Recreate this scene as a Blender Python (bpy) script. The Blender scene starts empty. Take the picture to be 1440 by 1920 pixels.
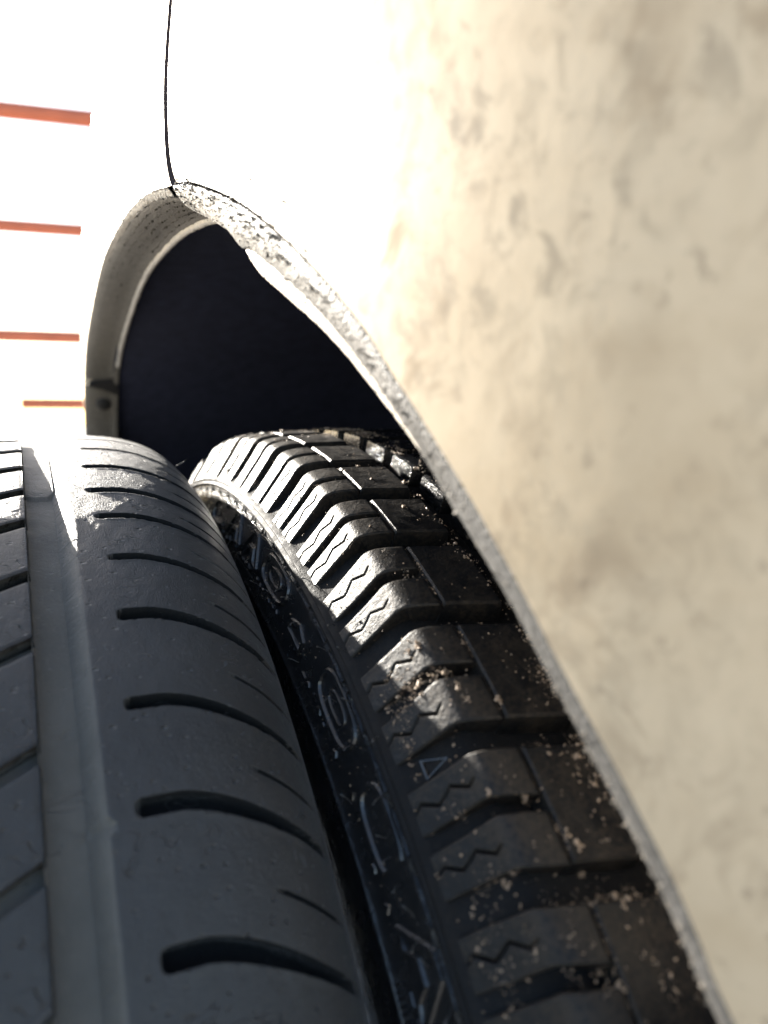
import bpy, bmesh, math, random
from mathutils import Vector, Matrix, noise

# ------------------------------------------------------------------ camera, world, sun, exposure
ZO = 0.3071                     # height of the wheel's axle above the ground
CX, CY, CZ = -0.0442, -0.3489, 0.3206
YAW, PIT, ROL, FPX = 0.4388, -0.1104, -0.0006, 1457.6
scene = bpy.context.scene
COL = scene.collection
cam = bpy.data.cameras.new('camera')
camo = bpy.data.objects.new('camera', cam); COL.objects.link(camo)
cp, sp, cy_, sy_ = math.cos(PIT), math.sin(PIT), math.cos(YAW), math.sin(YAW)
def _w(x, y, z): return Vector((cy_*x + sy_*y, -sy_*x + cy_*y, z))
fwd, rt, up = _w(0, cp, sp), _w(1, 0, 0), _w(0, -sp, cp)
M = Matrix((rt, up, -fwd)).transposed().to_4x4()
M.translation = Vector((CX, CY, CZ + ZO))
camo.matrix_world = M
cam.sensor_fit = 'VERTICAL'; cam.sensor_height = 24.0
cam.lens = FPX/1920*24.0
cam.clip_start = 0.005; cam.clip_end = 3000
cam.dof.use_dof = True; cam.dof.focus_distance = 0.26
cam.dof.aperture_fstop = cam.lens/3.3
scene.camera = camo

SUN_AZ = math.radians(-23.5)      # from +Y towards -X
SUN_EL = math.radians(21)
world = bpy.data.worlds.new("World"); scene.world = world; world.use_nodes = True
wn = world.node_tree; bg = wn.nodes['Background']
sky = wn.nodes.new('ShaderNodeTexSky'); sky.sky_type = 'NISHITA'; sky.sun_disc = False
sky.sun_elevation = SUN_EL; sky.sun_rotation = SUN_AZ
sky.air_density = 1.0; sky.dust_density = 1.5; sky.ozone_density = 1.0
wn.links.new(sky.outputs[0], bg.inputs[0]); bg.inputs[1].default_value = 0.058
sd = bpy.data.lights.new('sun', 'SUN'); sd.energy = 5.0; sd.angle = math.radians(0.5); sd.color = (1.0, .94, .84)
so = bpy.data.objects.new('sun', sd); COL.objects.link(so)
sdir = Vector((math.sin(SUN_AZ)*math.cos(SUN_EL), math.cos(SUN_AZ)*math.cos(SUN_EL), math.sin(SUN_EL)))
so.rotation_euler = sdir.to_track_quat('Z', 'Y').to_euler()
scene.view_settings.view_transform = 'Standard'; scene.view_settings.look = 'None'
scene.view_settings.exposure = 2.98; scene.view_settings.gamma = 1.0
scene.cycles.max_bounces = 8

# ------------------------------------------------------------------ helpers
rng = random.Random(7)
def tag(o, label=None, cat=None, group=None, kind=None):
    if label: o['label'] = label
    if cat: o['category'] = cat
    if group: o['group'] = group
    if kind: o['kind'] = kind
    return o
def empty(name, loc=(0, 0, 0)):
    o = bpy.data.objects.new(name, None); COL.objects.link(o); o.location = loc; o.empty_display_size = .05
    return o
def mesh(name, vs, fs, mats, midx=None, smooth=True):
    me = bpy.data.meshes.new(name); me.from_pydata([tuple(v) for v in vs], [], fs)
    if not isinstance(mats, (list, tuple)): mats = [mats]
    for m in mats: me.materials.append(m)
    if midx: me.polygons.foreach_set('material_index', midx)
    me.polygons.foreach_set('use_smooth', [smooth]*len(me.polygons))
    me.validate(); me.update()
    return me
def link(name, me, parent=None, loc=(0, 0, 0)):
    o = bpy.data.objects.new(name, me); COL.objects.link(o); o.location = loc
    if parent: o.parent = parent
    return o
def grid_faces(nu, nv, wrap=False, off=0, flip=False):
    f = []
    for i in range(nu if wrap else nu-1):
        j0 = (i+1) % nu
        for j in range(nv-1):
            q = (off+i*nv+j, off+j0*nv+j, off+j0*nv+j+1, off+i*nv+j+1)
            f.append(q[::-1] if flip else q)
    return f
def lerp(a, b, t): return a+(b-a)*t
def sstep(a, b, x):
    t = min(1, max(0, (x-a)/(b-a))); return t*t*(3-2*t)
def polyline(pts, n):
    """n points evenly spread along a Catmull-Rom curve through pts"""
    P = [Vector(p) for p in pts]; dense = []
    for i in range(len(P)-1):
        p0 = P[i-1] if i else P[0]*2-P[1]; p1, p2 = P[i], P[i+1]
        p3 = P[i+2] if i+2 < len(P) else P[-1]*2-P[-2]
        for k in range(16):
            t = k/16
            dense.append(.5*((2*p1)+(p2-p0)*t+(2*p0-5*p1+4*p2-p3)*t*t+(3*p1-p0-3*p2+p3)*t**3))
    dense.append(P[-1])
    L = [0]
    for a, b in zip(dense, dense[1:]): L.append(L[-1]+(b-a).length)
    out = []; j = 0
    for i in range(n):
        s = L[-1]*i/(n-1)
        while j < len(L)-2 and L[j+1] < s: j += 1
        out.append(dense[j].lerp(dense[j+1], (s-L[j])/max(1e-9, L[j+1]-L[j])))
    return out
def fbm(v, s, o=3): return noise.fractal(Vector(v)*s, 1.0, 2.0, o)

# ------------------------------------------------------------------ materials
def mat(name):
    m = bpy.data.materials.new(name); m.use_nodes = True
    nt = m.node_tree; b = nt.nodes['Principled BSDF']; tc = nt.nodes.new('ShaderNodeTexCoord')
    return m, nt, b, tc.outputs['Object']
def nz(nt, co, scale, detail=4, rough=.6, dist=0.):
    n = nt.nodes.new('ShaderNodeTexNoise'); n.inputs['Scale'].default_value = scale
    n.inputs['Detail'].default_value = detail; n.inputs['Roughness'].default_value = rough
    n.inputs['Distortion'].default_value = dist
    nt.links.new(co, n.inputs['Vector']); return n.outputs['Fac']
def vor(nt, co, scale, feat='F1'):
    n = nt.nodes.new('ShaderNodeTexVoronoi'); n.inputs['Scale'].default_value = scale; n.feature = feat
    nt.links.new(co, n.inputs['Vector']); return n.outputs['Distance']
def rm(nt, v, a, b, c=0., d=1.):
    n = nt.nodes.new('ShaderNodeMapRange'); n.clamp = True
    for k, x in zip(range(1, 5), (a, b, c, d)): n.inputs[k].default_value = x
    nt.links.new(v, n.inputs[0]); return n.outputs[0]
def mixc(nt, f, a, b):
    n = nt.nodes.new('ShaderNodeMix'); n.data_type = 'RGBA'
    if hasattr(f, 'links'): nt.links.new(f, n.inputs[0])
    else: n.inputs[0].default_value = f
    for k, x in ((6, a), (7, b)):
        if hasattr(x, 'links'): nt.links.new(x, n.inputs[k])
        else: n.inputs[k].default_value = (*x, 1)
    return n.outputs[2]
def mth(nt, op, a, b=0.):
    n = nt.nodes.new('ShaderNodeMath'); n.operation = op
    for k, x in ((0, a), (1, b)):
        if hasattr(x, 'links'): nt.links.new(x, n.inputs[k])
        else: n.inputs[k].default_value = x
    return n.outputs[0]
def bump(nt, b, h, dist, prev=None, strength=1.):
    n = nt.nodes.new('ShaderNodeBump'); n.inputs['Distance'].default_value = dist; n.inputs['Strength'].default_value = strength
    nt.links.new(h, n.inputs['Height'])
    if prev: nt.links.new(prev, n.inputs['Normal'])
    nt.links.new(n.outputs[0], b.inputs['Normal']); return n.outputs[0]
def stretch(nt, co, s):
    n = nt.nodes.new('ShaderNodeMapping'); n.inputs['Scale'].default_value = s
    nt.links.new(co, n.inputs[0]); return n.outputs[0]

def m_new_rubber(name, dust, rough, spec=.5):
    m, nt, b, co = mat(name)
    big = nz(nt, co, 55, 5); fine = nz(nt, co, 900, 3)
    d = rm(nt, mth(nt, 'MULTIPLY', big, fine), .22, .36, 0, dust)
    nt.links.new(mixc(nt, d, (.0065, .007, .008), (.080, .060, .040)), b.inputs['Base Color'])
    nt.links.new(mth(nt, 'ADD', rm(nt, nz(nt, co, 220, 4), .35, .65, rough-.08, rough+.10), mth(nt, 'MULTIPLY', d, .35)), b.inputs['Roughness'])
    b.inputs['Specular IOR Level'].default_value = spec
    n1 = bump(nt, b, nz(nt, co, 1500, 3, .6, .4), .00016)
    bump(nt, b, nz(nt, co, 160, 4), .0005, n1)
    return m
RUB_LUG = m_new_rubber('black_tread_rubber', .20, .40, .18)
RUB_TOP = m_new_rubber('black_carcass_rubber', .06, .62, .10)
RUB_SIDE = m_new_rubber('wet_sidewall_rubber', .03, .19, .8)

def m_old_rubber(name, c1, c2, rough, pit=1.):
    m, nt, b, co = mat(name)
    v = rm(nt, nz(nt, co, 30, 6, .65), .3, .7)
    sc = nz(nt, stretch(nt, co, (3, .6, .6)), 260, 5, .7)
    c = mixc(nt, v, c1, c2)
    c = mixc(nt, rm(nt, sc, .55, .8, 0, .35), c, tuple(x*1.8 for x in c2))
    nt.links.new(c, b.inputs['Base Color'])
    nt.links.new(rm(nt, nz(nt, co, 90, 5), .3, .7, rough-.07, rough+.1), b.inputs['Roughness'])
    pv = vor(nt, stretch(nt, co, (.55, 1, 1)), 420)
    pm = mth(nt, 'MULTIPLY', rm(nt, pv, .0, .22, -1, 0), rm(nt, nz(nt, co, 190, 3), .46, .60, 0, pit))
    n1 = bump(nt, b, nz(nt, stretch(nt, co, (1.6, .7, .7)), 1500, 4, .7), .00028)
    n2 = bump(nt, b, pm, .0012, n1)
    # thin irregular scuffs and cracks
    rg = mth(nt, 'ABSOLUTE', mth(nt, 'SUBTRACT', nz(nt, stretch(nt, co, (.8, 1.5, 1.5)), 95, 3, .5, 1.2), .5))
    rg = mth(nt, 'MULTIPLY', rm(nt, rg, 0, .014, -1, 0), rm(nt, nz(nt, co, 60, 2), .56, .62, 0, pit))
    n3 = bump(nt, b, rg, .0009, n2)
    bump(nt, b, nz(nt, co, 70, 5, .6), .0007, n3)
    b.inputs['Sheen Weight'].default_value = .12; b.inputs['Sheen Roughness'].default_value = .35
    return m
OLD_TOP = m_old_rubber('worn_grey_rubber', (.022, .0208, .0195), (.034, .032, .030), .43)
OLD_FLOOR = m_old_rubber('dusty_groove_rubber', (.055, .051, .044), (.09, .082, .070), .6, .4)
OLD_DEEP = m_old_rubber('shade_black_recess_rubber', (.006, .0065, .007), (.010, .0105, .011), .8, .3)  # shade painted into slot recesses and block walls as a darker rubber colour
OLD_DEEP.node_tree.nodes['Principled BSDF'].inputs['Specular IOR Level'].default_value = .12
OLD_SIDE = m_old_rubber('worn_sidewall_rubber', (.020, .021, .023), (.034, .034, .035), .5, .5)

def m_paint():
    m, nt, b, co = mat('dirty_cream_paint')
    a = rm(nt, nz(nt, co, 26, 7, .62, .6), .30, .70)
    c = mixc(nt, a, (.43, .33, .215), (.535, .43, .30))
    s0 = rm(nt, nz(nt, stretch(nt, co, (1, 1.0, .7)), 75, 4, .6, .8), .50, .66)
    s = mth(nt, 'MULTIPLY', s0, rm(nt, nz(nt, co, 17, 3), .40, .58))
    # spray thrown up behind the wheel lies thickest on a band just back from the arch
    sx = nt.nodes.new('ShaderNodeSeparateXYZ'); nt.links.new(co, sx.inputs[0])
    fan = mth(nt, 'MULTIPLY', rm(nt, sx.outputs[1], -.285, -.235, .35, 1), rm(nt, sx.outputs[1], -.13, -.06, 1, .3))
    mott = mth(nt, 'MULTIPLY', rm(nt, nz(nt, stretch(nt, co, (1, 1.2, .8)), 150, 4, .62, .7), .47, .64), rm(nt, nz(nt, co, 30, 3), .38, .58))
    c = mixc(nt, mth(nt, 'MULTIPLY', mth(nt, 'MULTIPLY', mth(nt, 'MULTIPLY', mott, fan), rm(nt, sx.outputs[2], .56, .67, .25, 1)), .8), c, (.235, .185, .125))
    c = mixc(nt, mth(nt, 'MULTIPLY', s, .60), c, (.27, .20, .13))
    s2 = mth(nt, 'MULTIPLY', rm(nt, nz(nt, co, 230, 3, .6), .58, .68), rm(nt, nz(nt, co, 38, 3), .46, .60))
    c = mixc(nt, mth(nt, 'MULTIPLY', s2, .45), c, (.17, .125, .085))
    nt.links.new(c, b.inputs['Base Color'])
    nt.links.new(rm(nt, s, 0, 1, .45, .8), b.inputs['Roughness'])
    b.inputs['Specular IOR Level'].default_value = .3
    bump(nt, b, nz(nt, co, 60, 3), .0001)
    return m
PAINT = m_paint()
def m_lip(name, c1, c2, c3, bd, low_shade=None):
    m, nt, b, co = mat(name)
    g = vor(nt, co, 1100); n = nz(nt, co, 320, 5, .7)
    c = mixc(nt, rm(nt, n, .38, .62), c1, c2)
    sp = mth(nt, 'MULTIPLY', rm(nt, nz(nt, co, 900, 3, .7), .55, .62), rm(nt, nz(nt, co, 110, 3), .38, .60))
    c = mixc(nt, sp, c, c3)
    if low_shade:      # painted shade: the lower part of the lip is coloured darker grey
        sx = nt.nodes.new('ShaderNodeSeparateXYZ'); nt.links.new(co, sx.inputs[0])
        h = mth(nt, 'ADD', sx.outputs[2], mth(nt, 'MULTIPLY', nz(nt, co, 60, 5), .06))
        f = rm(nt, h, low_shade[0], low_shade[1], 1, 0)
        c = mixc(nt, f, c, mixc(nt, rm(nt, nz(nt, co, 500, 4), .4, .6), low_shade[2], low_shade[3]))
    nt.links.new(c, b.inputs['Base Color']); b.inputs['Roughness'].default_value = .62
    n1 = bump(nt, b, g, bd)
    bump(nt, b, nz(nt, co, 700, 4), bd, n1)
    return m
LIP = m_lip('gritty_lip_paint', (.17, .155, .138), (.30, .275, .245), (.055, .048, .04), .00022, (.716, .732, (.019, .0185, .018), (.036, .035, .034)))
FLANGE = m_lip('grimy_flange_metal', (.075, .066, .053), (.11, .097, .08), (.04, .034, .027), .00025)
FLAP = m_lip('scuffed_flap_plastic', (.36, .33, .285), (.46, .42, .37), (.16, .14, .115), .0002)
def m_plain(name, c, rough, spec=.5, bs=0, bd=0, var=.2):
    m, nt, b, co = mat(name)
    v = rm(nt, nz(nt, co, bs or 20, 5), .3, .7)
    nt.links.new(mixc(nt, v, tuple(x*(1-var) for x in c), tuple(x*(1+var) for x in c)), b.inputs['Base Color'])
    b.inputs['Roughness'].default_value = rough; b.inputs['Specular IOR Level'].default_value = spec
    if bd: bump(nt, b, nz(nt, co, bs*4, 4), bd)
    return m
LINER = m_plain('black_liner_felt', (.026, .029, .052), .9, .2, 120, .0006)
DARKP = m_plain('dark_plastic', (.012, .011, .011), .6, .4, 60, .0002)
SEAMM = m_plain('seam_dark_rubber', (.07, .058, .06), .7, .3, 60)
RIMM = m_plain('silver_rim_metal', (.35, .35, .36), .35, .6, 40)
SAND = m_plain('sand_grain_stone', (.23, .17, .12), .6, .5, 900, .0, .55)
GRIT = m_plain('lip_grit', (.10, .087, .072), .7, .4, 700, 0, .5)
RAILM = m_plain('red_rail_paint', (.46, .115, .05), .45, .5, 9, .0005, .12)
HAIR = m_plain('rubber_hair', (.03, .03, .03), .3, .7, 60)
def m_ground():
    m, nt, b, co = mat('pale_concrete')
    c = mixc(nt, rm(nt, nz(nt, co, 1.5, 8, .6), .3, .7), (.22, .215, .205), (.31, .305, .295))
    c = mixc(nt, rm(nt, nz(nt, co, 60, 4), .3, .75, 0, .4), c, (.18, .175, .165))
    nt.links.new(c, b.inputs['Base Color']); b.inputs['Roughness'].default_value = .85
    bump(nt, b, nz(nt, co, 120, 5), .002)
    return m

# ------------------------------------------------------------------ ground
gm = mesh('ground', [(-900, -900, 0), (900, -900, 0), (900, 900, 0), (-900, 900, 0)], [(0, 1, 2, 3)], m_ground(), smooth=False)
tag(link('ground', gm), kind='structure')

# ------------------------------------------------------------------ the car: panels round the wheel arch
car = empty('car', (0.131, 0, 0))
tag(car, 'cream white car with a dirty wheel arch, one wheel fitted behind the loose tyre', 'car')
CO = Vector((0.131, 0, 0))
def gx(y):
    a = max(0, -.03-y); a = a*a if a < .42 else .42**2+.84*(a-.42)
    b = max(0, y-.24); b = 1.2*b*b if b < .2 else 1.2*.2**2+.48*(b-.2)
    return a+b
def surf(y, s):
    """car side at distance y along it and height s above the axle; past s=.55 it rolls over into the bonnet"""
    R = .12; s0 = .52
    def h(z): return .14*(math.sqrt((z-.43)**2+.0004)+(z-.43))/2
    if s <= s0: x, z = gx(y)+h(s), s
    else:
        a = (s-s0)/R
        if a < 1.45: x, z = gx(y)+h(s0)+R*(1-math.cos(a)), s0+R*math.sin(a)
        else:
            e = s-s0-1.45*R; x = gx(y)+h(s0)+R*(1-math.cos(1.45))+e*.993; z = s0+R*math.sin(1.45)+e*.12
    return Vector((x, y, z+ZO))
near_arch = [(-.362, -.16), (-.362, -.05), (-.348, .05), (-.320, .13), (-.289, .186), (-.2669, .226), (-.263, .2346), (-.2581, .2447), (-.2527, .254), (-.2468, .2636), (-.2415, .2717), (-.2365, .2795), (-.23, .2900), (-.2248, .2976), (-.2198, .3049), (-.2145, .3118),
             (-.2046, .3241), (-.1993, .3301), (-.1905, .3406), (-.1822, .3486), (-.1722, .3571), (-.1602, .3659), (-.1462, .3748), (-.1331, .3815), (-.1194, .3872), (-.103, .3929), (-.0895, .3960)]
far_arch = [(-.0845, .3964), (-.065, .4003), (-.0409, .4035), (.0053, .4075), (.0836, .4072), (.1498, .3954), (.218, .374), (.254, .343), (.277, .312), (.315, .24), (.345, .14), (.358, .02), (.355, -.16)]
def tangents(c):
    out = []
    for i in range(len(c)):
        t = (c[min(i+1, len(c)-1)]-c[max(i-1, 0)]).normalized(); out.append(t)
    return out
def panel(name, inner, outer_fn, nv, seam_end, seam_fn=None):
    """ruled body skin between the arch edge and an outer boundary, folded in along the seam"""
    n = len(inner); vs = []
    for i, p in enumerate(inner):
        u = i/(n-1); o = outer_fn(u)
        for j in range(nv):
            v = (j/(nv-1))**1.7
            q = Vector((p[0], p[1])).lerp(o, v)
            if seam_fn:                      # let the joint edge follow the seam's own curve
                w = (1-min(1, abs(u-seam_end)/.25))**2
                q.x += w*seam_fn(q.y)
            vs.append(surf(q.x, q.y)-CO)
    fs = grid_faces(n, nv, flip=True)
    e = n-1 if seam_end else 0               # the seam edge turned inwards
    base = len(vs); sg = -1 if seam_end else 1
    for j in range(nv):
        a = vs[e*nv+j]
        vs.append(a+Vector((.0006, sg*-.0004*-1, 0))); vs.append(a+Vector((.009, 0, 0)))
    for j in range(nv-1):
        a, b = e*nv+j, e*nv+j+1; c1, c2 = base+2*j, base+2*(j+1)
        fs += [(a, b, c2, c1), (c1, c2, c2+1, c1+1)]
    nb_ = (nv-1)*2
    return mesh(name, vs, fs, [PAINT, SEAMM], [0]*(len(fs)-nb_)+[1]*nb_)
def seam_shift(s):
    t = max(0, s-.396)
    return .004*math.exp(-t/.006)*-1 + .0055*(1-math.exp(-t/.012)) + .045*max(0, t-.02)
S_TOP = 1.35
NEAR = polyline(near_arch, 240); FAR = polyline(far_arch, 240)
def near_out(u):
    # up the front of the bumper, then along the bonnet to the seam
    if u < .45: return Vector((-.72, lerp(-.16, S_TOP, (u/.45))))
    return Vector((lerp(-.72, -.10, (u-.45)/.55), S_TOP))
def far_out(u):
    if u < .55: return Vector((lerp(-.0960, 1.3, u/.55), S_TOP))
    return Vector((1.3, lerp(S_TOP, -.16, (u-.55)/.45)))
nb = link('bumper_cover', panel('bumper_cover', NEAR, near_out, 90, 1, seam_shift), car, CO*0)
nb['label'] = 'cream bumper cover with dried muddy spatter'
ff = link('fender', panel('fender', FAR, far_out, 70, 0, seam_shift), car, CO*0)
# dark seal lying in the seam between the two panels
vs = []
for j in range(60):
    v = (j/59)**1.5; a_ = Vector((-.0875, .3960)).lerp(Vector((-.098, S_TOP)), v); a_.x += seam_shift(a_.y)
    for e in (-.006, .006): vs.append(surf(a_.x+e, a_.y)+Vector((.0022, 0, 0))-CO)
sl = link('panel_seal', mesh('panel_seal', vs, grid_faces(60, 2, flip=True), SEAMM), car)

def sweep(name, curve, prof, m, parent, jitter=0, wfn=None, i0=0, i1=None, xoff=0.):
    """profile (dx inwards, dr towards the opening) carried along the arch edge"""
    T = tangents(curve); i1 = i1 or len(curve); vs = []; P = []
    for i in range(i0, i1):
        t = T[i]; nrm = Vector((t.y, -t.x))         # towards the opening
        if nrm.dot(Vector((-curve[i].x, .05-curve[i].y))) < 0: nrm = -nrm
        b = surf(curve[i].x, curve[i].y)
        w = wfn((i-i0)/max(1, i1-i0-1)) if wfn else 1.
        for k, (dx, dr) in enumerate(prof):
            if dr < 0:
                bb = surf(curve[i].x+nrm.x*dr, curve[i].y+nrm.y*dr); q = bb+Vector((dx*w+xoff, 0, 0))
            else: q = b+Vector((dx*w+xoff, 0, 0))+Vector((0, nrm.x, nrm.y))*dr*w
            if jitter and k: q += Vector((fbm(q, 260), fbm(q+Vector((9, 0, 0)), 260), fbm(q+Vector((0, 9, 0)), 260)))*jitter
            P.append(q); vs.append(q-(CO if parent is car else Vector((0, 0, 0))))
    o = link(name, mesh(name, vs, grid_faces(i1-i0, len(prof)), m), parent)
    return o, P
def arc_prof(pts, n):
    return [(p[0], p[1]) for p in polyline([(a, b) for a, b in pts], n)]
NEARF = polyline(near_arch, 700); FARF = polyline(far_arch, 600)
near_inner = [(-.346, -.16), (-.345, -.05), (-.331, .05), (-.303, .13), (-.2755, .183), (-.2575, .2161), (-.2526, .2255), (-.2461, .2373), (-.241, .2464), (-.2358, .2549), (-.2296, .2648), (-.2238, .2733), (-.2202, .2793), (-.2156, .2855), (-.2076, .2952),
              (-.2038, .2998), (-.1982, .3062), (-.1941, .3108), (-.1895, .3153), (-.1819, .3225), (-.1758, .3280), (-.1687, .3346), (-.1603, .3415), (-.1524, .3470), (-.1432, .3527), (-.1349, .3577), (-.1253, .3636), (-.1204, .3692), (-.115, .3759), (-.1033, .3822), (-.0880, .3892)]
NINN = polyline(near_inner, 700)
def lip_sheet(name, prof, m, i0, i1, jit, crease):
    """surface stretched between the panel edge and the lip's inner edge; prof = (fraction across, bulge towards the opening, extra inwards)"""
    vs = []; P = []
    for i in range(i0, i1):
        u = i/699; o = surf(NEARF[i].x, NEARF[i].y); e = surf(NINN[i].x, NINN[i].y)
        e = Vector((surf(NEARF[i].x, NEARF[i].y).x+.011, e.y, e.z)); ac = e-o
        tn = (surf(NEARF[min(699, i+1)].x, NEARF[min(699, i+1)].y)-surf(NEARF[max(0, i-1)].x, NEARF[max(0, i-1)].y)).normalized()
        nn = ac.cross(tn).normalized()
        if nn.x > 0: nn = -nn
        c = crease(u)
        for k, (t, b_, ex) in enumerate(prof):
            tt = t*c if t <= 1 else c+(1-c)*(t-1)
            q = o+ac*tt+nn*b_+Vector((ex, 0, 0))
            if k: q += Vector((fbm(q, 260), fbm(q+Vector((9, 0, 0)), 260), fbm(q+Vector((0, 9, 0)), 260)))*jit
            P.append(q); vs.append(q-CO)
    return link(name, mesh(name, vs, grid_faces(i1-i0, len(prof)), m), nb), P
def p3(pts, n): return [tuple(p) for p in polyline(pts, n)]
def u_at(y, z): return min(range(700), key=lambda i: (NEARF[i]-Vector((y, z))).length)/699
def v_at(y, z): return min(range(700), key=lambda i: (NINN[i]-Vector((y, z))).length)/699
UA, UB, UC, UD = u_at(-.2145, .3118), u_at(-.1993, .3301), v_at(-.1290, .3615), v_at(-.1160, .3745)
def crease(u): return 1-.42*sstep(UA, UB, u)*(1-.9*sstep(UC, UD, u))
lip_prof = p3([(0, 0, 0), (.06, .0007, 0), (.25, .0018, 0), (.55, .0024, 0), (.85, .0019, 0), (.96, .0009, 0), (1.0, -.0004, .0005), (1.0, -.002, .002)], 26)
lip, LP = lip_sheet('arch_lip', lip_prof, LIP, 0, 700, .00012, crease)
lip['label'] = 'thick rolled lip of the bumper caked with grit'
flap_prof = p3([(.90, -.0012, .001), (1.05, .0004, 0), (1.3, .0009, 0), (1.7, .0008, 0), (1.93, .0004, 0), (2.0, -.0003, .0004), (2.0, -.0012, .003), (1.6, -.002, .010), (.8, -.002, .016), (0, -.002, .016)], 26)
flap, FP = lip_sheet('inner_flap', flap_prof, FLAP, 0, 690, .00016, crease)
fl_prof = arc_prof([(0, 0), (.0010, .0016), (.004, .0030), (.010, .0042), (.017, .0052), (.0195, .0062), (.0210, .0072), (.0222, .0064), (.0225, .004), (.0225, -.05)], 28)
JI = min(range(600), key=lambda i: (FARF[i]-Vector((.2445, .3525))).length)      # where the lower piece joins
flg, GP = sweep('fender_flange', FARF, fl_prof, FLANGE, ff, .00018, None, 0, JI-1)
for v in flg.data.vertices: v.co -= CO
flg2, _ = sweep('lower_flange', FARF, arc_prof([(0, 0), (.0010, .0016), (.004, .0030), (.010, .0042), (.0215, .0048), (.0225, .003), (.0225, -.05)], 20), FLANGE, ff, .0001, None, JI+2, 600)
for v in flg2.data.vertices: v.co -= CO
bead_prof = arc_prof([(.0195, .0055), (.0200, .0075), (.0212, .0084), (.0224, .0076), (.0228, .0050)], 10)
bd_, _ = sweep('flange_seal', FARF, bead_prof, FLAP, ff, .00035, None, 0, int(JI*.94))
for v in bd_.data.vertices: v.co -= CO
# wheel well liner: an arched shell behind the flange with an inner wall
vs = []; fs = []
NL = 64
for i in range(NL):
    a = math.radians(lerp(-115, 115, i/(NL-1)))
    for (x, r) in [(.0185, .428), (.06, .43), (.12, .432), (.20, .43), (.30, .425), (.335, .40), (.34, .30), (.34, .05)]:
        rr = r*(1+.004*math.sin(i*1.3)); yy = rr*math.sin(a)*.97+.01
        vs.append(Vector((max(x, gx(yy)+.0185+(x-.03)*.5), yy, rr*math.cos(a)*.985+ZO))-CO)
fs = grid_faces(NL, 8)
linr = link('wheel_arch_liner', mesh('wheel_arch_liner', vs, fs, LINER), car)
# clip and screw in the lower flange, seen at the far side of the arch
def box(vs, fs, c, sx, sy, sz, R=None):
    b = len(vs)
    for dx in (-1, 1):
        for dy in (-1, 1):
            for dz in (-1, 1):
                v = Vector((dx*sx/2, dy*sy/2, dz*sz/2)); v = R@v if R else v; vs.append(Vector(c)+v)
    for q in ((0, 1, 3, 2), (4, 6, 7, 5), (0, 4, 5, 1), (2, 3, 7, 6), (0, 2, 6, 4), (1, 5, 7, 3)): fs.append(tuple(b+k for k in q))
def lathe(prof, n, axis_m=Matrix.Identity(4)):
    vs = []; 
    for i in range(n):
        a = 2*math.pi*i/n
        for r, h in prof: vs.append(axis_m@Vector((r*math.cos(a), r*math.sin(a), h)))
    return vs, grid_faces(n, len(prof), wrap=True)

# ------------------------------------------------------------------ fitted tyre
AX = Vector((0, 0, ZO))
XC = .131                                    # middle plane of the fitted wheel
def cyl(x, r, phi):                           # phi in degrees from straight up towards the camera
    a = math.radians(phi); return Vector((x, -r*math.sin(a), r*math.cos(a)))
prof_half = [(.060, .205), (.048, .212), (.038, .225), (.0325, .24), (.0298, .255), (.0294, .268), (.0300, .2706), (.02955, .2711), (.02945, .2717), (.02995, .2722), (.0307, .2728),
             (.0318, .2765), (.0332, .2812), (.0345, .2856), (.0354, .2888), (.0356, .2906), (.0362, .2912), (.0360, .2938), (.0350, .2942), (.0352, .2948), (.0366, .2951), (.0368, .2957),
             (.0358, .2961), (.0360, .2967), (.0392, .2972), (.0430, .3005), (.0470, .3055), (.0510, .3088), (.0560, .3103), (.061, .3108), (.09, .3112), (XC, .3113)]
pr = polyline(prof_half[:6], 14)+[Vector(p) for p in prof_half[6:]]
pr = [(p[0], p[1]) for p in pr]
prof_full = pr+[(2*XC-x, r) for x, r in pr[-2::-1]]
NP = len(prof_full); NA = 480; vs = []
FLAT = -ZO+.0005
for i in range(NA):
    for x, r in prof_full:
        v = cyl(x, r, 360*i/NA); v.z = max(v.z, FLAT); vs.append(v-Vector((XC, 0, 0)))
fsl = grid_faces(NA, NP, wrap=True, flip=True)
mi = [0 if (4 < (k % (NP-1)) < NP-6 and 24 <= (k % (NP-1)) <= NP-26) else 1 for k in range(len(fsl))]
tyre = link('tyre', mesh('tyre', vs, fsl, [RUB_TOP, RUB_SIDE], mi), car, Vector((XC, 0, ZO))-CO)
tyre['label'] = 'wet black tyre with deep tread blocks on the fitted wheel'
# rim behind it
rv, rf = lathe([(.03, .02), (.06, .018), (.062, .010), (.15, .03), (.17, .05), (.185, .045), (.2, -.02), (.208, -.035), (.214, -.04), (.214, -.034), (.206, -.02), (.19, .0), (.19, .18)], 64, Matrix.Rotation(math.radians(90), 4, 'Y'))
rim = link('rim', mesh('rim', [v+Vector((-.05, 0, 0)) for v in rv], rf, RIMM), car, Vector((XC, 0, ZO))-CO)

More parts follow.
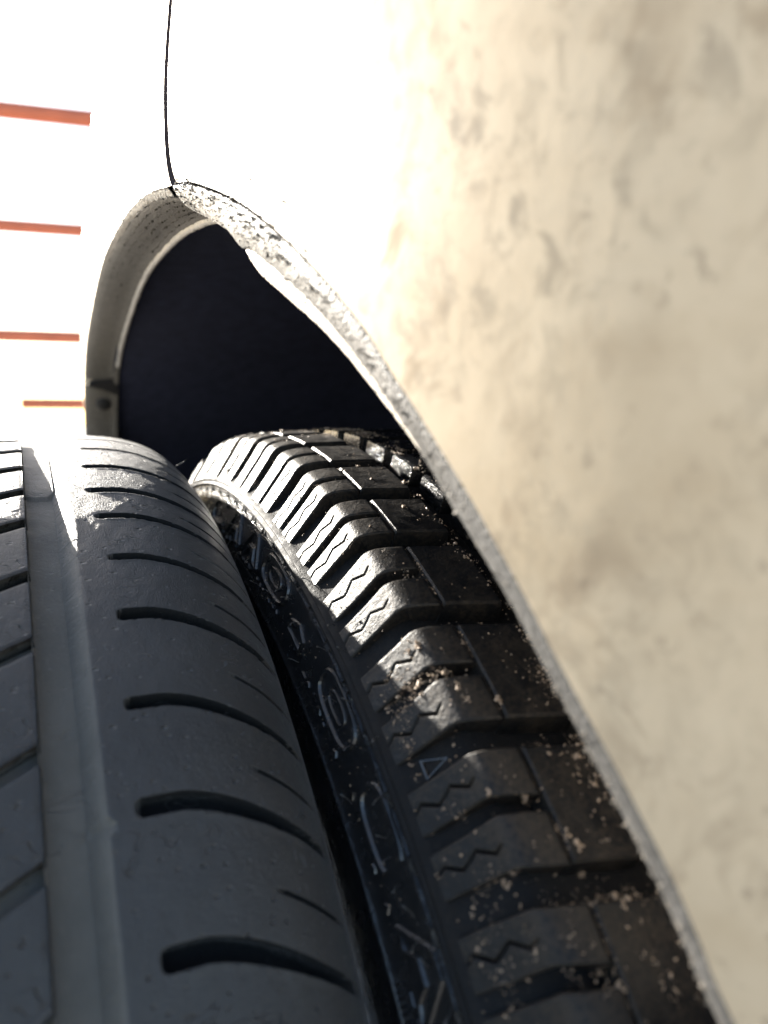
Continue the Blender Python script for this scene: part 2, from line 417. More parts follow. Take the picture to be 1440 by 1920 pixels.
# tread pattern. thick grooves at these angles, one pair of shoulder blocks per pitch
thick = [-12.1, -6.8, -1.5, 3.8, 9.1, 14.5, 19.8, 25.1, 31.4, 38.3, 44.7, 51.2, 57.8, 64.3]
TX = Vector((XC, 0, 0))
lug_path = polyline([(.0376, .2962), (.0400, .3000), (.0440, .3062), (.0466, .3104), (.0480, .3128), (.0500, .3150), (.0528, .3162), (.0565, .3170), (.0603, .3175)], 74)
def path_normal(path, j):
    t = (path[min(j+1, len(path)-1)]-path[max(j-1, 0)]).normalized()
    return Vector((t.y, -t.x))*-1            # outward: away from the tyre
def make_lug(width, seed, nu=44, sipe=True, rg=1):
    """one shoulder block: side face, ridge and top with a wavy sipe cut in the side face"""
    nv = len(lug_path); vs = []; R0 = random.Random(seed); fs = []
    top = []
    ph = R0.uniform(0, 6)
    for i in range(nu):
        u = i/(nu-1)*2-1
        for j in range(nv):
            v = j/(nv-1); p = lug_path[j]; nn = path_normal(lug_path, j)
            edge = max(0, (abs(u)-.93)/.07); d = -.0005*edge*edge
            d -= .0005*max(0, (v-.975)/.025)
            if sipe:
                # zig-zag centre line of the sipe
                z = .30*((abs(((v*7.2+.25) % 2)-1)*2-1))-.04
                z = z*.75+.12*(v-.3)
                dist = abs(u-z)*width/2*math.radians(1)*.31
                fade = sstep(.01, .05, v)*(1-sstep(.56, .60, v))
                d -= .0022*(1-sstep(.00022, .00042, dist))*fade
            w = width/2*(1+.04*math.sin(v*5+ph))
            skew = .5*max(0, v-.62)/.38
            q = cyl(p.x+nn.x*d, p.y+nn.y*d, u*w+skew)
            q += Vector((nn.x*0, 0, 0))
            vs.append(q-TX)
    fs = grid_faces(nu, nv)
    # skirts down to the carcass
    loop = [(0, j) for j in range(nv)]+[(i, nv-1) for i in range(1, nu)]+[(nu-1, j) for j in range(nv-2, -1, -1)]
    e0 = len(vs); vs += [vs[i*nv+j].copy() for (i, j) in loop]      # own edge vertices keep the rim of the block crisp
    b = len(vs)
    for (i, j) in loop:
        p = lug_path[j]; nn = path_normal(lug_path, j); v = j/(nv-1)
        dep = lerp(.0012, .0075, sstep(0, .5, v)); u = i/(nu-1)*2-1
        w = width/2*1.03; skew = .5*max(0, v-.62)/.38
        vs.append(cyl(p.x-nn.x*dep, p.y-nn.y*dep, u*w+skew)-TX)
    for k in range(len(loop)-1):
        fs.append((e0+k, b+k, b+k+1, e0+k+1))
    return mesh('shoulder_block', vs, fs, RUB_LUG)
lug_cache = {}
def lug_mesh(w, k):
    key = (round(w, 1), k)
    if key not in lug_cache: lug_cache[key] = make_lug(key[0], hash(key) & 255)
    return lug_cache[key]
def make_block(x0, x1, r0, r1, w, depth, skew=0., seed=0, nx=8, nu=8, sip=0.):
    """a tread block: slightly rounded top with side walls; w = width in degrees, skew in degrees across"""
    R0 = random.Random(seed); vs = []; N1, N2 = nx, nu
    ex = [0, .03]+[lerp(.03, .97, (k+1)/(N1-3)) for k in range(N1-4)]+[.97, 1]
    eu = [-1, -.95]+[lerp(-.95, .95, (k+1)/(N2-3)) for k in range(N2-4)]+[.95, 1]
    for u in eu:
        for e in ex:
            x = lerp(x0, x1, e); r = lerp(r0, r1, e)
            if e in (0, 1): r -= .0006
            if u in (-1, 1): r -= .0006
            vs.append(cyl(x, r+R0.uniform(-1, 1)*.00004, u*w/2+skew*e))
    fs = grid_faces(len(eu), len(ex)); ne = len(ex); nu_ = len(eu)
    loop = [(0, j) for j in range(ne)]+[(i, ne-1) for i in range(1, nu_)]+[(nu_-1, j) for j in range(ne-2, -1, -1)]+[(i, 0) for i in range(nu_-2, 0, -1)]
    b = len(vs)
    for (i, j) in loop:
        x = lerp(x0, x1, ex[j]); r = lerp(r0, r1, ex[j])-depth
        sx = (.0008 if j == ne-1 else (-.0008 if j == 0 else 0))
        vs.append(cyl(x+sx, r, eu[i]*w/2*1.05+skew*ex[j]))
    L = len(loop)
    for k in range(L):
        a = loop[k][0]*ne+loop[k][1]; c = loop[(k+1) % L][0]*ne+loop[(k+1) % L][1]
        fs.append((a, b+k, b+(k+1) % L, c))
    return vs, fs
def rot_x(o, phi): o.rotation_euler = (math.radians(phi), 0, 0)
blk_cache = {}
for k in range(len(thick)-1):
    a, b = thick[k], thick[k+1]; p = b-a
    tw = 1.45; tn = .62 if p < 6 else .8; w = (p-tw-tn)/2
    for s in (0, 1):
        ctr = a+tw/2+w/2+s*(w+tn)
        o = link('shoulder_block', lug_mesh(w, s+2*(k % 2)), tyre); rot_x(o, ctr)
    key = ('b', round(p, 1))
    if key not in blk_cache:
        v_, f_ = make_block(.0609, .0782, .3176, .3186, p-tw, .0076, .55, 3)
        blk_cache[key] = mesh('tread_block', [q-TX for q in v_], f_, RUB_LUG, smooth=False)
    o = link('tread_block', blk_cache[key], tyre); rot_x(o, (a+b)/2+.5)
for n_, (x0, x1, off) in enumerate(((.0885, .1235, -.3), (.1385, .1735, 1.5))):
    v_, f_ = make_block(x0, x1, .3190 if n_ == 0 else .3195, .3195 if n_ == 0 else .3190, 3.05, .0078, 1.2 if n_ == 0 else -1.2, 5)
    cm = mesh('centre_block', [q-TX for q in v_], f_, RUB_SIDE, smooth=False)
    for k in range(12):
        o = link('centre_block', cm, tyre); rot_x(o, 6.4-4.6*2+4.55*k+off)
# the rest of the pattern round the tyre in one piece
vs, fs = [], []
def add(vs, fs, v_, f_, R=None):
    b = len(vs); vs.extend([(R@q if R else q) for q in v_]); fs.extend([tuple(b+i for i in f) for f in f_])
phi = 66.0; simple = []
sv, sf = make_block(.0609, .0782, .3176, .3186, 5.2, .0076, .5, 3, 5, 5)
def simple_lug(w):
    vv = []; idx = [0, 20, 34, 44, 56, 73]; n = len(idx)
    for u in (-1, 1):
        for j in idx: vv.append(cyl(lug_path[j].x, lug_path[j].y, u*w/2))
        for j in idx:
            nn = path_normal(lug_path, j); vv.append(cyl(lug_path[j].x-nn.x*.007, lug_path[j].y-nn.y*.007, u*w/2))
    ff = [(j, 2*n+j, 2*n+j+1, j+1) for j in range(n-1)]
    ff += [(j, j+1, n+j+1, n+j) for j in range(n-1)]+[(2*n+j, 3*n+j, 3*n+j+1, 2*n+j+1) for j in range(n-1)]+[(n-1, 3*n-1, 4*n-1, 2*n-1)]
    return vv, ff
lv, lf = simple_lug(2.2)
cv, cf = make_block(.0885, .1235, .319, .3195, 3.3, .0078, 1.2, 5, 5, 5)
MIR = Matrix.Translation((2*XC, 0, 0))@Matrix.Scale(-1, 4, (1, 0, 0))
npitch = 54
for side in (0, 1):
    for k in range(npitch):
        ph_ = 64.3+1.0+(k+.5)*360/npitch
        near = ph_ % 360 > 360-13 or ph_ % 360 < 65.5
        if side == 0 and near: continue
        Rm = Matrix.Rotation(math.radians(ph_), 4, 'X')
        if side: Rm = MIR@Rm
        add(vs, fs, sv, sf, Rm)
        if side == 0 or not near: add(vs, fs, cv, cf, Rm)
        for s in (-1, 1):
            add(vs, fs, lv, lf, Rm@Matrix.Rotation(math.radians(s*1.5), 4, 'X'))
# where the weight presses the tyre flat on the ground nothing may poke through
for q in vs: q.z = max(q.z, FLAT+.0002)
tp = link('tread_pattern', mesh('tread_pattern', [q-TX for q in vs], fs, RUB_LUG, smooth=False), tyre); tp['kind'] = 'stuff'

# sidewall relief on a cone x = .0304 + .3 (r - .2715)
def cone(r, phi, lift=0.): return cyl(.0303+.306*(r-.2715)-lift, r, phi)-TX
def raised_path(name, pts, w, h, parent, m=RUB_SIDE, closed=False):
    """a raised moulding following a path given in (radius, angle)"""
    P = [Vector((p[0], math.radians(p[1])*.285)) for p in pts]; n = len(P); vs = []
    for i in range(n):
        if closed: t = (P[(i+1) % n]-P[i-1]).normalized()
        else: t = (P[min(n-1, i+1)]-P[max(0, i-1)]).normalized()
        nn = Vector((-t.y, t.x))
        for off, l in ((-w/2-h*.4, -.0002), (-w/2, h), (w/2, h), (w/2+h*.4, -.0002)):
            q = P[i]+nn*off; vs.append(cone(q.x, math.degrees(q.y/.285), l))
    fs = grid_faces(n, 4, wrap=closed)
    if not closed:
        fs += [(0, 1, 2, 3), tuple(4*(n-1)+k for k in (3, 2, 1, 0))]
    return link(name, mesh(name, vs, fs, m, smooth=False), parent)
def letter_pts(kind, c, w, r0, r1):
    L = []; N = 28; rm_ = (r0+r1)/2; rh = (r1-r0)/2
    if kind == 'O':
        for k in range(N):
            a = 2*math.pi*k/N; ca, sa = math.cos(a), math.sin(a)
            L.append((rm_+rh*math.copysign(abs(sa)**.7, sa), c+w/2*math.copysign(abs(ca)**.7, ca)))
        return L, True
    if kind == 'C':
        for k in range(N):
            a = math.radians(lerp(40, 320, k/(N-1))); ca, sa = math.cos(a), math.sin(a)
            L.append((rm_+rh*math.copysign(abs(sa)**.7, sa), c+w/2*math.copysign(abs(ca)**.7, ca)))
        return L, False
    if kind == 'A': return [(r0, c-w/2), (r1, c-w*.12), (r1, c+w*.12), (r0, c+w/2), (r0, c+w*.25), (lerp(r0, r1, .4), c+w*.12), (lerp(r0, r1, .4), c-w*.12), (r0, c-w*.25)], True
    if kind == 'I': return [(r0, c-w/2), (r0+.003, c-w/2), (r0+.005, c), (r0+.003, c+w/2), (r0, c+w/2)], True
for kind, c, w in (('C', 3.2, 4.6), ('A', 8.6, 4.6), ('A', 13.6, 4.6), ('O', 19.3, 5.6), ('I', 25.0, 2.6), ('O', 32.0, 5.6), ('C', 39.4, 5.0), ('A', 46.0, 4.8), ('O', 53, 5.6)):
    L, cl = letter_pts(kind, c, w*.92, .2792, .2890)
    o = raised_path('letter', L, .0012, .0009, tyre, closed=cl)
    if kind == 'O':
        L2, _ = letter_pts('O', c, w*.42, .2822, .2862); raised_path('letter', L2, .0008, .0006, tyre, closed=True)
# small raised dashes of the fine print and scuff ribs between the letters
R0 = random.Random(77)
for k in range(60):
    c = -3+k*1.02+R0.uniform(-.3, .3); r = R0.choice([.2768, .2772, .2902])+R0.uniform(-.0004, .0004); w = R0.uniform(.25, .7); h = R0.uniform(.0004, .0009)
    raised_path('fine_print', [(r, c-w/2), (r+h*R0.choice((0, 1, 2)), c), (r, c+w/2)], .0004, .0006, tyre)
# raised bars along the ledge, one under each shoulder block
for k in range(len(thick)-1):
    a, b = thick[k], thick[k+1]; p = b-a
    for s in (0, 1):
        c = a+.3+p*(s+.5)/2; w = p*.38; r0, r1 = .2906, .2932
        raised_path('ledge_bar', [(r0, c-w/2), (r1, c-w/2), (r1, c), (r1, c+w/2), (r0, c+w/2), (r0, c)], .0007, .00085, tyre, closed=True)
# short ticks standing on the ring line
vs, fs = [], []
for g0, g1 in ((11, 24), (27.5, 31.2), (33, 34.6), (-6, 4), (46, 53)):
    a = g0
    while a < g1:
        for (r, s, l) in ((.2724, -1, .0001), (.2724, 1, .0001), (.2724, 0, .0006), (.2752, -1, .0001), (.2752, 1, .0001), (.2752, 0, .0005)):
            vs.append(cone(r, a+s*.07, l))
        b = len(vs)-6; fs += [(b, b+2, b+5, b+3), (b+2, b+1, b+4, b+5), (b+3, b+5, b+4)]
        a += .33
tk = link('ring_ticks', mesh('ring_ticks', vs, fs, RUB_SIDE, smooth=False), tyre); tk['kind'] = 'stuff'
# moulded triangle in a deep groove
for_tri = [(.3010, 37.9), (.3010, 38.8), (.3056, 38.4)]
vs = []; 
raised = [Vector((r, p)) for r, p in for_tri]
def groove_pt(r, phi, l): 
    x = lerp(.0392, .0510, (r-.2972)/(.3088-.2972)); return cyl(x-l*.8, r+l*.55, phi)-TX
n = 3; cen = sum(raised, Vector((0, 0)))/3
for i in range(n):
    p = raised[i]
    for f_, l in ((1.25, -.0003), (1.12, .0005), (.9, .0005), (.7, -.0003)):
        q = cen+(p-cen)*f_; vs.append(groove_pt(q.x, q.y, l))
link('wear_triangle', mesh('wear_triangle', vs, grid_faces(3, 4, wrap=True), RUB_SIDE, smooth=False), tyre)

# rubber hairs left by the mould, each a thin bent strand with a blunt tip
def tube(pts, rad, ns=5):
    vs = []; n = len(pts)
    for i, p in enumerate(pts):
        t = (pts[min(n-1, i+1)]-pts[max(0, i-1)]).normalized(); a = t.orthogonal().normalized(); b = t.cross(a)
        r = rad[i] if isinstance(rad, list) else rad
        for k in range(ns):
            an = 2*math.pi*k/ns; vs.append(p+(a*math.cos(an)+b*math.sin(an))*r)
    fs = [(i*ns+k, i*ns+(k+1) % ns, (i+1)*ns+(k+1) % ns, (i+1)*ns+k) for i in range(n-1) for k in range(ns)]
    fs += [tuple(range(ns))[::-1], tuple((n-1)*ns+k for k in range(ns))]
    return vs, fs
hair_meshes = []
for k in range(5):
    R0 = random.Random(40+k); L = R0.uniform(.0035, .0065); pts = []
    for i in range(7):
        t = i/6; pts.append(Vector((-L*.75*t, (R0.uniform(-.0003, .0003)+.0016*t*t*(1 if k % 2 else -1)), L*.8*t-L*.35*t*t)))
    v_, f_ = tube(pts, [.00013]*5+[.00022, .00020]); hair_meshes.append(mesh('rubber_hair', v_, f_, HAIR))
R0 = random.Random(5)
for k in range(46):
    ph_ = -4+k*1.32+R0.uniform(-.4, .4); r = R0.choice([.2762, .2798, .285, .290, .296])+R0.uniform(-.001, .001)
    o = link('rubber_hair', hair_meshes[k % 5], tyre)
    o.location = cone(r, ph_, .0001); o.rotation_euler = (math.radians(ph_)+R0.uniform(-.8, .8), R0.uniform(-.3, .3), 0)

# ------------------------------------------------------------------ loose worn tyre beside it
C2 = Vector((-.0740, .0375, .0044+ZO))
worn = empty('worn_tyre', (C2.x, C2.y, 0))
tag(worn, 'worn grey loose tyre with shallow tread, standing against the fitted wheel', 'tyre')
W0 = Vector((C2.x, 0, 0))                # local frame of the parts: x from the tyre's middle, origin at its axle
WL = Vector((0, 0, C2.z))
R2 = .3115
slots = [-13.5, -9.2, -4.6, .3, 5.2, 9.9, 14.9, 19.3, 22.9, 27.3, 32.0, 37.5, 42.5, 48.4, 53.6, 58.4]
worn_path = [(-.0434, .3112), (-.0431, .3072), (-.0425, .3068), (-.0350, .3068), (-.0342, .3071), (-.0312, .3106), (-.0300, .3114), (-.0290, .3116), (-.02, .31175), (-.01, .3113), (-.002, .3102), (.005, .3083), (.011, .3057), (.0155, .3027), (.0195, .2987), (.0228, .294),
             (.0255, .2875), (.0272, .2805), (.0281, .2745), (.0283, .2712), (.0280, .2705), (.0281, .262), (.0272, .25), (.025, .238), (.0190, .222), (.010, .212), (-.0005, .2045)]
def skew2(x): return 440*max(0, x+.014)**1.5
def slot_half(x, s): return (1+.16*math.sin(s*7.3))*(.34+.0010*min(60, max(0, s)))*(1-.30*sstep(-.002, .02, x))
MS = [-2.2, -1.5, -1.16, -1.06, -1.0, -.94, -.84, -.5, 0, .5, .84, .94, 1.0, 1.06, 1.16, 1.5, 2.2]
lines = []                                   # (slot index or -1, multiplier, angle)
for i_, s_ in enumerate(slots):
    lines += [(i_, m_, 0) for m_ in MS]
    if i_ < len(slots)-1:
        nx_ = slots[i_+1]
        mid_ = (s_+nx_)/2+.25
        for a_ in sorted([lerp(s_+2.4*slot_half(-.03, s_), nx_-2.4*slot_half(-.03, nx_), k_/13) for k_ in range(14)]+[mid_+e_ for e_ in (-.17, -.13, -.09, .09, .13, .17)]):
            lines.append((-1, 0, a_))
def line_phi(l, x):
    i, m, a = l
    return (slots[i]+m*slot_half(x, slots[i]) if i >= 0 else a)+skew2(x)
def slot_cut(l, x, k):
    i, m, a = l
    if i >= 0:
        am = abs(m)+.035*noise.noise(Vector((x*900, m*2, i)))
        xe = -.0208+.0013*math.sin(i*5.+1)+.0005*noise.noise(Vector((m*3, i, 0)))
        e = max(0, xe-x)/.0016
        dist = math.hypot(am, e)-1 if x < xe else am-1
        chip = .0
        return (1-sstep(-.06, .06, dist-chip))*(1-sstep(.012, .0235, x))*.0062
    # a short cut between two long ones on the rounded shoulder
    j = max([q for q in range(len(slots)) if slots[q] < a]); mid = (slots[j]+slots[min(j+1, len(slots)-1)])/2+.25
    return (1-sstep(.085, .135, abs(a-mid)))*sstep(.004, .010, x)*(1-sstep(.017, .0225, x))*.0030
def worn_shoulder(phis, path, fine, mirror=False):
    n = len(path); vs = []
    N_ = []
    for j, p in enumerate(path):
        t = (path[min(j+1, n-1)]-path[max(j-1, 0)]).normalized(); N_.append(Vector((-t.y, t.x)))
    for k, L_ in enumerate(phis):
        for j, p in enumerate(path):
            nn = N_[j]; d = 0.; x = p.x; q = Vector((p.x, p.y))
            ph_ = line_phi(L_, x) if fine and p.y > .2 and x > -.03 else (line_phi(L_, -.03) if fine else L_)
            if fine and x > .024: ph_ = line_phi(L_, .024)
            if fine and -.0292 < x < .024 and p.y > .28:
                d = slot_cut(L_, x, k)
                if L_[0] >= 0 and 1.03 < L_[1] < 1.2 and x < .016:   # a burr worn up along the lower edge
                    d -= (.00016+.00014*noise.noise(Vector((x*420, L_[0], 2))))*sstep(-.0225, -.019, x)
                d += .00008*noise.noise(Vector((x*300, ph_*1.2, 3)))
            if fine and -.0345 < x < -.0285 and p.y > .3073:
                # ragged top edge of the groove wall
                q.x += .00022*noise.noise(Vector((ph_*6, x*500, 1)))+.00016*noise.noise(Vector((ph_*19, 0, 7)))
                q.x += .0022*math.exp(-((ph_-43.0)/.25)**2)*(1 if x > -.0312 else .3)
            if -.0428 < x < -.0335 and p.y < .3075:
                rise = 1-sstep(18.45, 18.75, ph_+.35*((x+.0385)/.004)**4) if ph_ > 8 else sstep(7.0, 7.3, ph_)
                rise = max(rise, math.exp(-((ph_-38.9)/.12)**2)*.35, sstep(50.2, 50.6, ph_)*(1-sstep(55, 55.3, ph_)))
                q.y += .0011*rise
                q.y += .00008*noise.noise(Vector((x*400, ph_*1.5, 9)))
            q = q-nn*d
            vs.append(cyl(q.x, q.y, ph_)-W0)
    return vs
pf = polyline(worn_path[:2], 8)[:-1]+polyline(worn_path[1:8], 62)[:-1]+polyline(worn_path[7:17], 170)[:-1]+polyline(worn_path[16:], 50)
pc = [Vector(p) for p in worn_path]
# the shoulder as far as the photo can show it, finely cut; the rest of the ring plainer
phf = lines
v1 = worn_shoulder(phf, pf, True)
npf = len(pf); f1 = grid_faces(len(phf), npf, flip=False)
m1 = []
for i in range(len(phf)-1):
    for j in range(npf-1):
        x, r = pf[j].x, pf[j].y
        L0, L1 = phf[i], phf[i+1]
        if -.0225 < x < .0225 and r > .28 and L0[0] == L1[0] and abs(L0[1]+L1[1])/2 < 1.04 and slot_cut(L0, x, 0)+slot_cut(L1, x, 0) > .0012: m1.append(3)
        elif r < .3100 and x < -.0312: m1.append(1)
        elif x < -.0300 : m1.append(1)
        elif r < .285 and x > 0: m1.append(2)
        else: m1.append(0)
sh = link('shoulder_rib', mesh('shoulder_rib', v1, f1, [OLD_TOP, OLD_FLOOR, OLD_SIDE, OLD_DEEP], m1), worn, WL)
sh['label'] = 'worn smooth shoulder with long closed sipes'
# carcass: full ring with the same side, both sides, low enough under the fine part
half = [(x-C2.x, r) for x, r in worn_path]
inner_low = [(x, r-.0045 if r > .29 else r) for x, r in half if x > .029]
vs = []; ring = []
lowp = [(.0, .3045), (.010, .3045), (.0290, .3045), (.0325, .3005), (.0375, .3005)]+[(x-.0012 if r > .235 else x, min(r-.0085, .3005) if r > .27 else r-.0015) for x, r in half if x > .05]
lowp = lowp+[(.060, .203), (0.0735, .2045)] if False else lowp
full = [(-x, r) for x, r in lowp[::-1]]+lowp[1:]
NA2 = 240
for i in range(NA2):
    for x, r in full:
        v = cyl(x, r, 360*i/NA2); v.z = max(v.z, -C2.z+.0006); vs.append(v)
cr = link('carcass', mesh('carcass', vs, grid_faces(NA2, len(full), wrap=True, flip=True), OLD_SIDE), worn, WL)
# plainer continuation of both shoulders
def coarse_ring(a0, a1, n, sgn):
    ph_ = [lerp(a0, a1, k/(n-1)) for k in range(n)]; v = worn_shoulder(ph_, pc, False)
    v = [Vector((q.x*sgn, q.y, max(q.z, -C2.z+.0003))) for q in v]; f = grid_faces(n, len(pc), flip=(sgn < 0))
    return v, f
v_, f_ = coarse_ring(58.5, 347, 220, 1)
m_ = [1 if (k % (len(pc)-1)) < 6 else (2 if (k % (len(pc)-1)) > 15 else 0) for k in range(len(f_))]
o = link('shoulder_rib', mesh('shoulder_rib', v_, f_, [OLD_TOP, OLD_FLOOR, OLD_SIDE], m_), worn, WL)
v_, f_ = coarse_ring(0, 360, 280, -1)
m_ = [1 if (k % (len(pc)-1)) < 6 else (2 if (k % (len(pc)-1)) > 15 else 0) for k in range(len(f_))]
o = link('shoulder_rib', mesh('shoulder_rib', v_, f_, [OLD_TOP, OLD_FLOOR, OLD_SIDE], m_), worn, WL)
# blocks of the two middle rows
cuts = [-14.5, -9.9, -5.2, -.2, 4.8, 9.5, 14.2, 18.5, 22.6, 27.8, 32.8, 38.8, 43.8, 49.1, 54.2, 59.0, 63.5]
def worn_block(x0, x1, w, skew, seed, depth=.0045):
    R0 = random.Random(seed); nx, nu = 30, 36; vs = []
    ex = [k/(nx-1) for k in range(nx)]; eu = [k/(nu-1)*2-1 for k in range(nu)]
    for i, u in enumerate(eu):
        for j, e in enumerate(ex):
            x = lerp(x0, x1, e); ph_ = u*w/2+skew*(1-e)
            if j == nx-1: x += .00022*noise.noise(Vector((i*.9, seed, 0)))
            r = R2+.0001-.0003*((x-C2.x)/.03)**2
            er = max(0, (abs(u)-.95)/.05); r -= .00045*er
            if j in (0, nx-1): r -= .0003
            r -= .0002*max(0, noise.noise(Vector((e*6, u*5, seed)))-.3)
            vs.append(cyl(x, r, ph_)-W0)
    fs = grid_faces(nu, nx); b = len(vs)
    loop = [(0, j) for j in range(nx)]+[(i, nx-1) for i in range(1, nu)]+[(nu-1, j) for j in range(nx-2, -1, -1)]+[(i, 0) for i in range(nu-2, 0, -1)]
    for (i, j) in loop:
        x = lerp(x0, x1, ex[j])+(.0006 if j == nx-1 else 0); vs.append(cyl(x, R2-depth-.0005, eu[i]*w/2*1.02+skew*(1-ex[j]))-W0)
    for k in range(len(loop)):
        k2 = (k+1) % len(loop); fs.append((loop[k][0]*nx+loop[k][1], b+k, b+k2, loop[k2][0]*nx+loop[k2][1]))
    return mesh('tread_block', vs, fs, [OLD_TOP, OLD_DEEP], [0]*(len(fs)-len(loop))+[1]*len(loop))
wb = {}
for k in range(len(cuts)-1):
    w = cuts[k+1]-cuts[k]-.95
    for r_, (x0, x1) in enumerate(((-.0665, -.0432), (-.1048, -.0815))):
        key = (round(w, 1), r_, k % 2)
        if key not in wb: wb[key] = worn_block(x0, x1, w, 2.3 if r_ == 0 else -2.3, k)
        o = link('tread_block', wb[key], worn, WL); rot_x(o, (cuts[k]+cuts[k+1])/2+.40)
# groove floor between the middle rows and the rest of the blocks
vs, fs = [], []
for r_, (x0, x1) in enumerate(((-.0665, -.0432), (-.1048, -.0815))):
    bv, bf = make_block(x0, x1, R2, R2, 4.0, .006, 2.3, 3, 5, 5)
    for k in range(60):
        ph_ = 66+k*4.75
        if ph_ > 343: break
        add(vs, fs, bv, bf, Matrix.Rotation(math.radians(ph_), 4, 'X'))
for q in vs: q.z = max(q.z, -C2.z+.0004)
o = link('tread_pattern', mesh('tread_pattern', [q-W0 for q in vs], fs, OLD_TOP, smooth=False), worn, WL); o['kind'] = 'stuff'
vs = []
for i in range(361):
    for x, r in ((-.107, .3066), (-.104, .3068), (-.082, .3068), (-.06, .3068), (-.0430, .3067)):
        v = cyl(x, r, i)-W0; v.z = max(v.z, -C2.z+.0008); vs.append(v)
link('groove_floor', mesh('groove_floor', vs, grid_faces(361, 5), OLD_FLOOR), worn, WL)
# a moulding hair on the shoulder
v_, f_ = tube([Vector((0, 0, 0)), Vector((.0015, -.0004, .0014)), Vector((.0036, -.0002, .0024)), Vector((.005, 0, .0038))], [.00025, .00022, .0002, .0002])
hm = mesh('rubber_hair', v_, f_, HAIR)
for x, r, ph_ in ((.0180, .300, 7.0), (.0285, .27, 28.2)):
    o = link('rubber_hair', hm, worn, WL+cyl(x, r, ph_)-W0)

# ------------------------------------------------------------------ sand and grit
def stones(name, spots, m, label, cat, parent=None):
    bm = bmesh.new(); bmesh.ops.create_icosphere(bm, subdivisions=1, radius=1)
    base = [v.co.copy() for v in bm.verts]; faces = [tuple(v.index for v in f.verts) for f in bm.faces]; bm.free()
    vs, fs = [], []; R0 = random.Random(11)
    for p, s in spots:
        rot = Matrix.Rotation(R0.uniform(0, 6.28), 3, Vector((R0.uniform(-1, 1), R0.uniform(-1, 1), R0.uniform(-1, 1))).normalized())
        sc = Vector((s*R0.uniform(.7, 1.7), s*R0.uniform(.6, 1.1), s*R0.uniform(.4, .9))); b = len(vs)
        for v in base:
            w = v*(1+R0.uniform(-.38, .38)); vs.append(p+rot@Vector((w.x*sc.x, w.y*sc.y, w.z*sc.z)))
        fs += [tuple(b+i for i in f) for f in faces]
    o = link(name, mesh(name, vs, fs, m, smooth=False), parent); o['kind'] = 'stuff'
    if label: tag(o, label, cat)
    return o
R0 = random.Random(3); spots = []
while len(spots) < 21000:
    ph_ = R0.uniform(-8, 60); x = R0.uniform(.047, .100) if R0.random() < .8 else R0.uniform(.04, .05)
    dens = noise.noise(Vector((x*70, ph_*.16, 0)))*1.5+noise.noise(Vector((x*260, ph_*.7, 4)))*1.6
    dens += (x-.062)*14+(.55 if 33 < ph_ < 50 else 0)+(.8 if ph_ < 6 else 0)-(.35 if 12 < ph_ < 31 else 0)
    if R0.random() > max(0.02, dens*.8-.05): continue
    # height of the surface there: block top or groove
    i = max([k for k in range(len(thick)) if thick[k] <= ph_+.0] or [0])
    dg = min(abs(ph_-.4-t) for t in thick)
    if x < .048: r = lerp(.2962, .3125, (x-.0376)/(.048-.0376))
    elif x < .053: r = lerp(.3128, .3163, (x-.048)/.005)
    else: r = .3163+(x-.053)*.09
    if x > .079: r = .3112 if x < .088 else .3191
    if dg < .75: 
        if R0.random() < .7: continue
        r = min(r, .3108)
    s = min(.0009, .00006+.00009*R0.expovariate(1.))
    spots.append((cyl(x, r+s*.3, ph_)+AX, s))
    if R0.random() < .03:                     # crumbs stuck together
        for q_ in range(R0.randint(4, 12)):
            s_ = s*R0.uniform(.5, 1.3); spots.append((cyl(x+R0.gauss(0, .0005), r+s_*R0.uniform(.2, 1.2), ph_+R0.gauss(0, .12))+AX, s_))
for k in range(420):       # damp specks stuck along the foot of the blocks and on the ledge
    ph_ = R0.uniform(-4, 54); r = R0.gauss(.2955, .0022) if R0.random() < .6 else R0.uniform(.274, .296)
    q = cone(r, ph_, .0002)+TX
    if r > .297: q = cyl(.0382+(r-.297)*.62, r, ph_)
    s = R0.uniform(.00008, .00028); spots.append((q+AX, s))
stones('sand', spots, SAND, 'brown sand grains scattered over the black tread of the fitted wheel', 'sand')
spots = []; R0 = random.Random(9); NLp = len(lip_prof)
for k in range(9000):
    i = int(R0.uniform(0, 700)); j = int(abs(R0.gauss(0, 1))*8)
    if i > 699 or j > 20 or (i < 620 and j < 6): continue
    q = LP[min(699, i)*NLp+j]; s = min(.0007, .00008+.00010*R0.expovariate(1.)); spots.append((q+Vector((R0.uniform(-.0003, .0003), R0.uniform(-.0006, .0006), R0.uniform(-.0004, .0004))), s))
NF = len(fl_prof)
for k in range(5000):
    i = int(abs(R0.gauss(0, 90))); j = int(R0.uniform(0, 24))
    if i > JI-4: continue
    q = GP[i*NF+j]; s = min(.0006, .00008+.00011*R0.expovariate(1.)); spots.append((q+Vector((R0.uniform(-.0003, .0003), R0.uniform(-.0006, .0006), R0.uniform(-.0004, .0004))), s))
for k in range(700):
    i = int(R0.uniform(0, len(FP)/len(flap_prof))); j = int(R0.uniform(3, 14))
    q = FP[min(len(FP)-1, i*len(flap_prof)+j)]; spots.append((q, min(.0006, .00008+.00012*R0.expovariate(1.))))
for k in range(500):       # flecks climbing the paint just above the arch
    c = NEARF if R0.random() < .6 else FARF
    i = int(R0.uniform(600, 700)) if c is NEARF else int(abs(R0.gauss(0, 90)))
    if i > 599 and c is FARF: continue
    p = c[min(i, len(c)-1)]; d = abs(R0.gauss(0, .004)); n_ = Vector((p.x-.03, p.y)).normalized()
    spots.append((surf(p.x+n_.x*d, p.y+n_.y*d), min(.0005, .00006+.0001*R0.expovariate(1.))))
stones('road_grit', spots, GRIT, 'dried brown road grit crusted along the edge of the wheel arch', 'dirt')

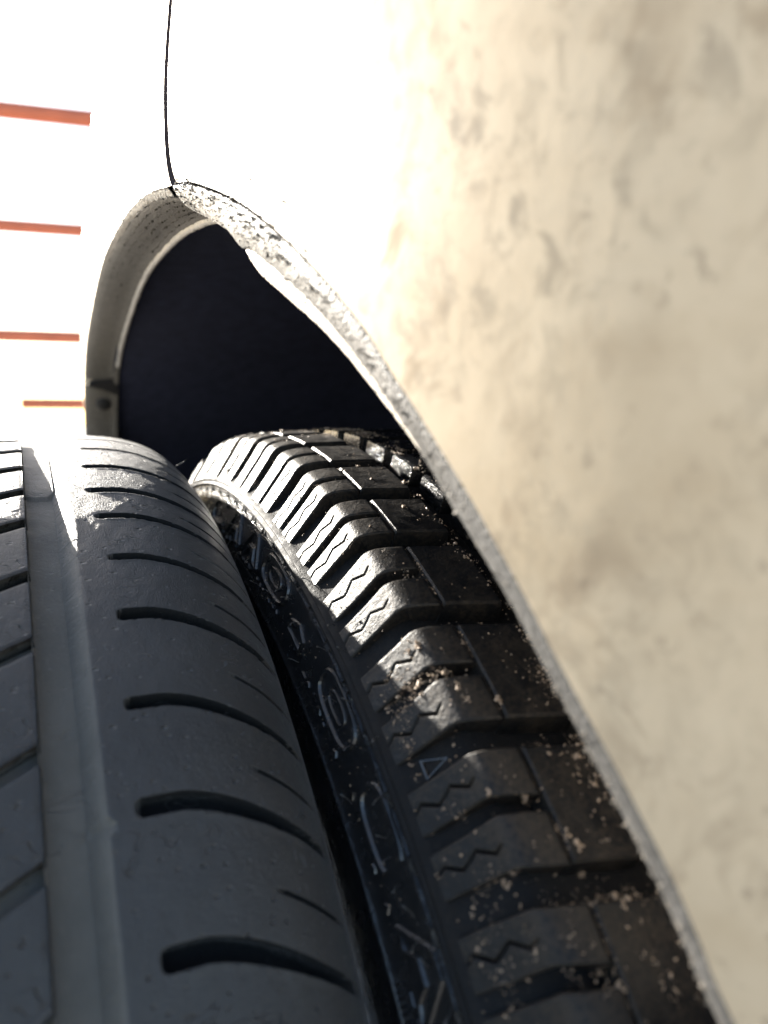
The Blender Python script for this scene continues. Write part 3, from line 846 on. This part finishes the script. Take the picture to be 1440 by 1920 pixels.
# beads of water on the wet sidewall
m, nt, b, co = mat('water'); b.inputs['Transmission Weight'].default_value = 1; b.inputs['Roughness'].default_value = .03; b.inputs['IOR'].default_value = 1.33
spots = []; R0 = random.Random(21)
for k in range(900):
    ph_ = R0.uniform(-4, 54); r = R0.uniform(.2735, .2965)
    if noise.noise(Vector((r*300, ph_*.5, 2))) < -.05: continue
    spots.append((cone(r, ph_, 0)+TX+AX, min(.0005, .00008+.00009*R0.expovariate(1.))))
stones('water_drops', spots, m, 'tiny water beads clinging to the raised sidewall of the fitted tyre', 'water')
# clip hole and joint in the lower flange
NJ = Vector((0, -.82, -.57))
vs, fs = lathe([(.0, .0016), (.0030, .0016), (.0046, .0010), (.0054, .0), (.0056, -.003)], 24, NJ.to_track_quat('Z', 'X').to_matrix().to_4x4())
link('screw', mesh('screw', vs, fs, DARKP), ff, Vector((.0135, .2570, .3385+ZO))+NJ*.0042-CO)
vs, fs = [], []
for dx, h in ((-.0100, .0008), (-.006, .0020), (0, .0036), (.0050, .0058), (.0100, .0085)):
    for a_, b_ in ((-1, -.0015), (-1, .0022), (1, .0022), (1, -.0015)):
        vs.append(Vector((dx, 0, 0))+NJ*b_+Vector((0, .57, -.82))*a_*h)
fs = [(4*i+k, 4*i+(k+1) % 4, 4*i+4+(k+1) % 4, 4*i+4+k) for i in range(4) for k in range(4)]+[(0, 1, 2, 3), (19, 18, 17, 16)]
link('clip', mesh('clip', vs, fs, DARKP, smooth=False), ff, Vector((.0125, .2445, .3525+ZO))+NJ*.0042-CO)

# ------------------------------------------------------------------ red rails beyond the car
fence = empty('rail_fence', (-.6, 3.9, 0))
tag(fence, 'bright red horizontal rail fence standing behind the car at the left', 'fence')
FD = Vector((1, -.14, 0)).normalized()
def rail(z0, rad, a, b, dz=0):
    prof = []; n = 14; vs = []
    for s in [lerp(a, b, k/8) for k in range(9)]:
        c = FD*s+Vector((0, 0, z0+dz*s))
        for k in range(n):
            an = 2*math.pi*k/n; vs.append(c+Vector((0, math.cos(an)*rad, math.sin(an)*rad)))
    fs = [(i*n+k, i*n+(k+1) % n, (i+1)*n+(k+1) % n, (i+1)*n+k) for i in range(8) for k in range(n)]+[tuple(range(n)), tuple(8*n+k for k in range(n))[::-1]]
    return link('rail', mesh('rail', vs, fs, RAILM), fence)
rail(2.08, .042, -2.2, 2.4); rail(1.562, .034, -2.2, 2.4); rail(1.055, .034, -2.2, 2.4); rail(.735, .030, .58, 2.4)
for s in (-2.0, 2.0):
    vs, fs = lathe([(0, 0), (.06, 0), (.06, .012), (.035, .014), (.035, 2.50), (.028, 2.51), (0, 2.51)], 20)
    link('post', mesh('post', vs, fs, RAILM), fence, FD*s+Vector((0, .075, 0)))
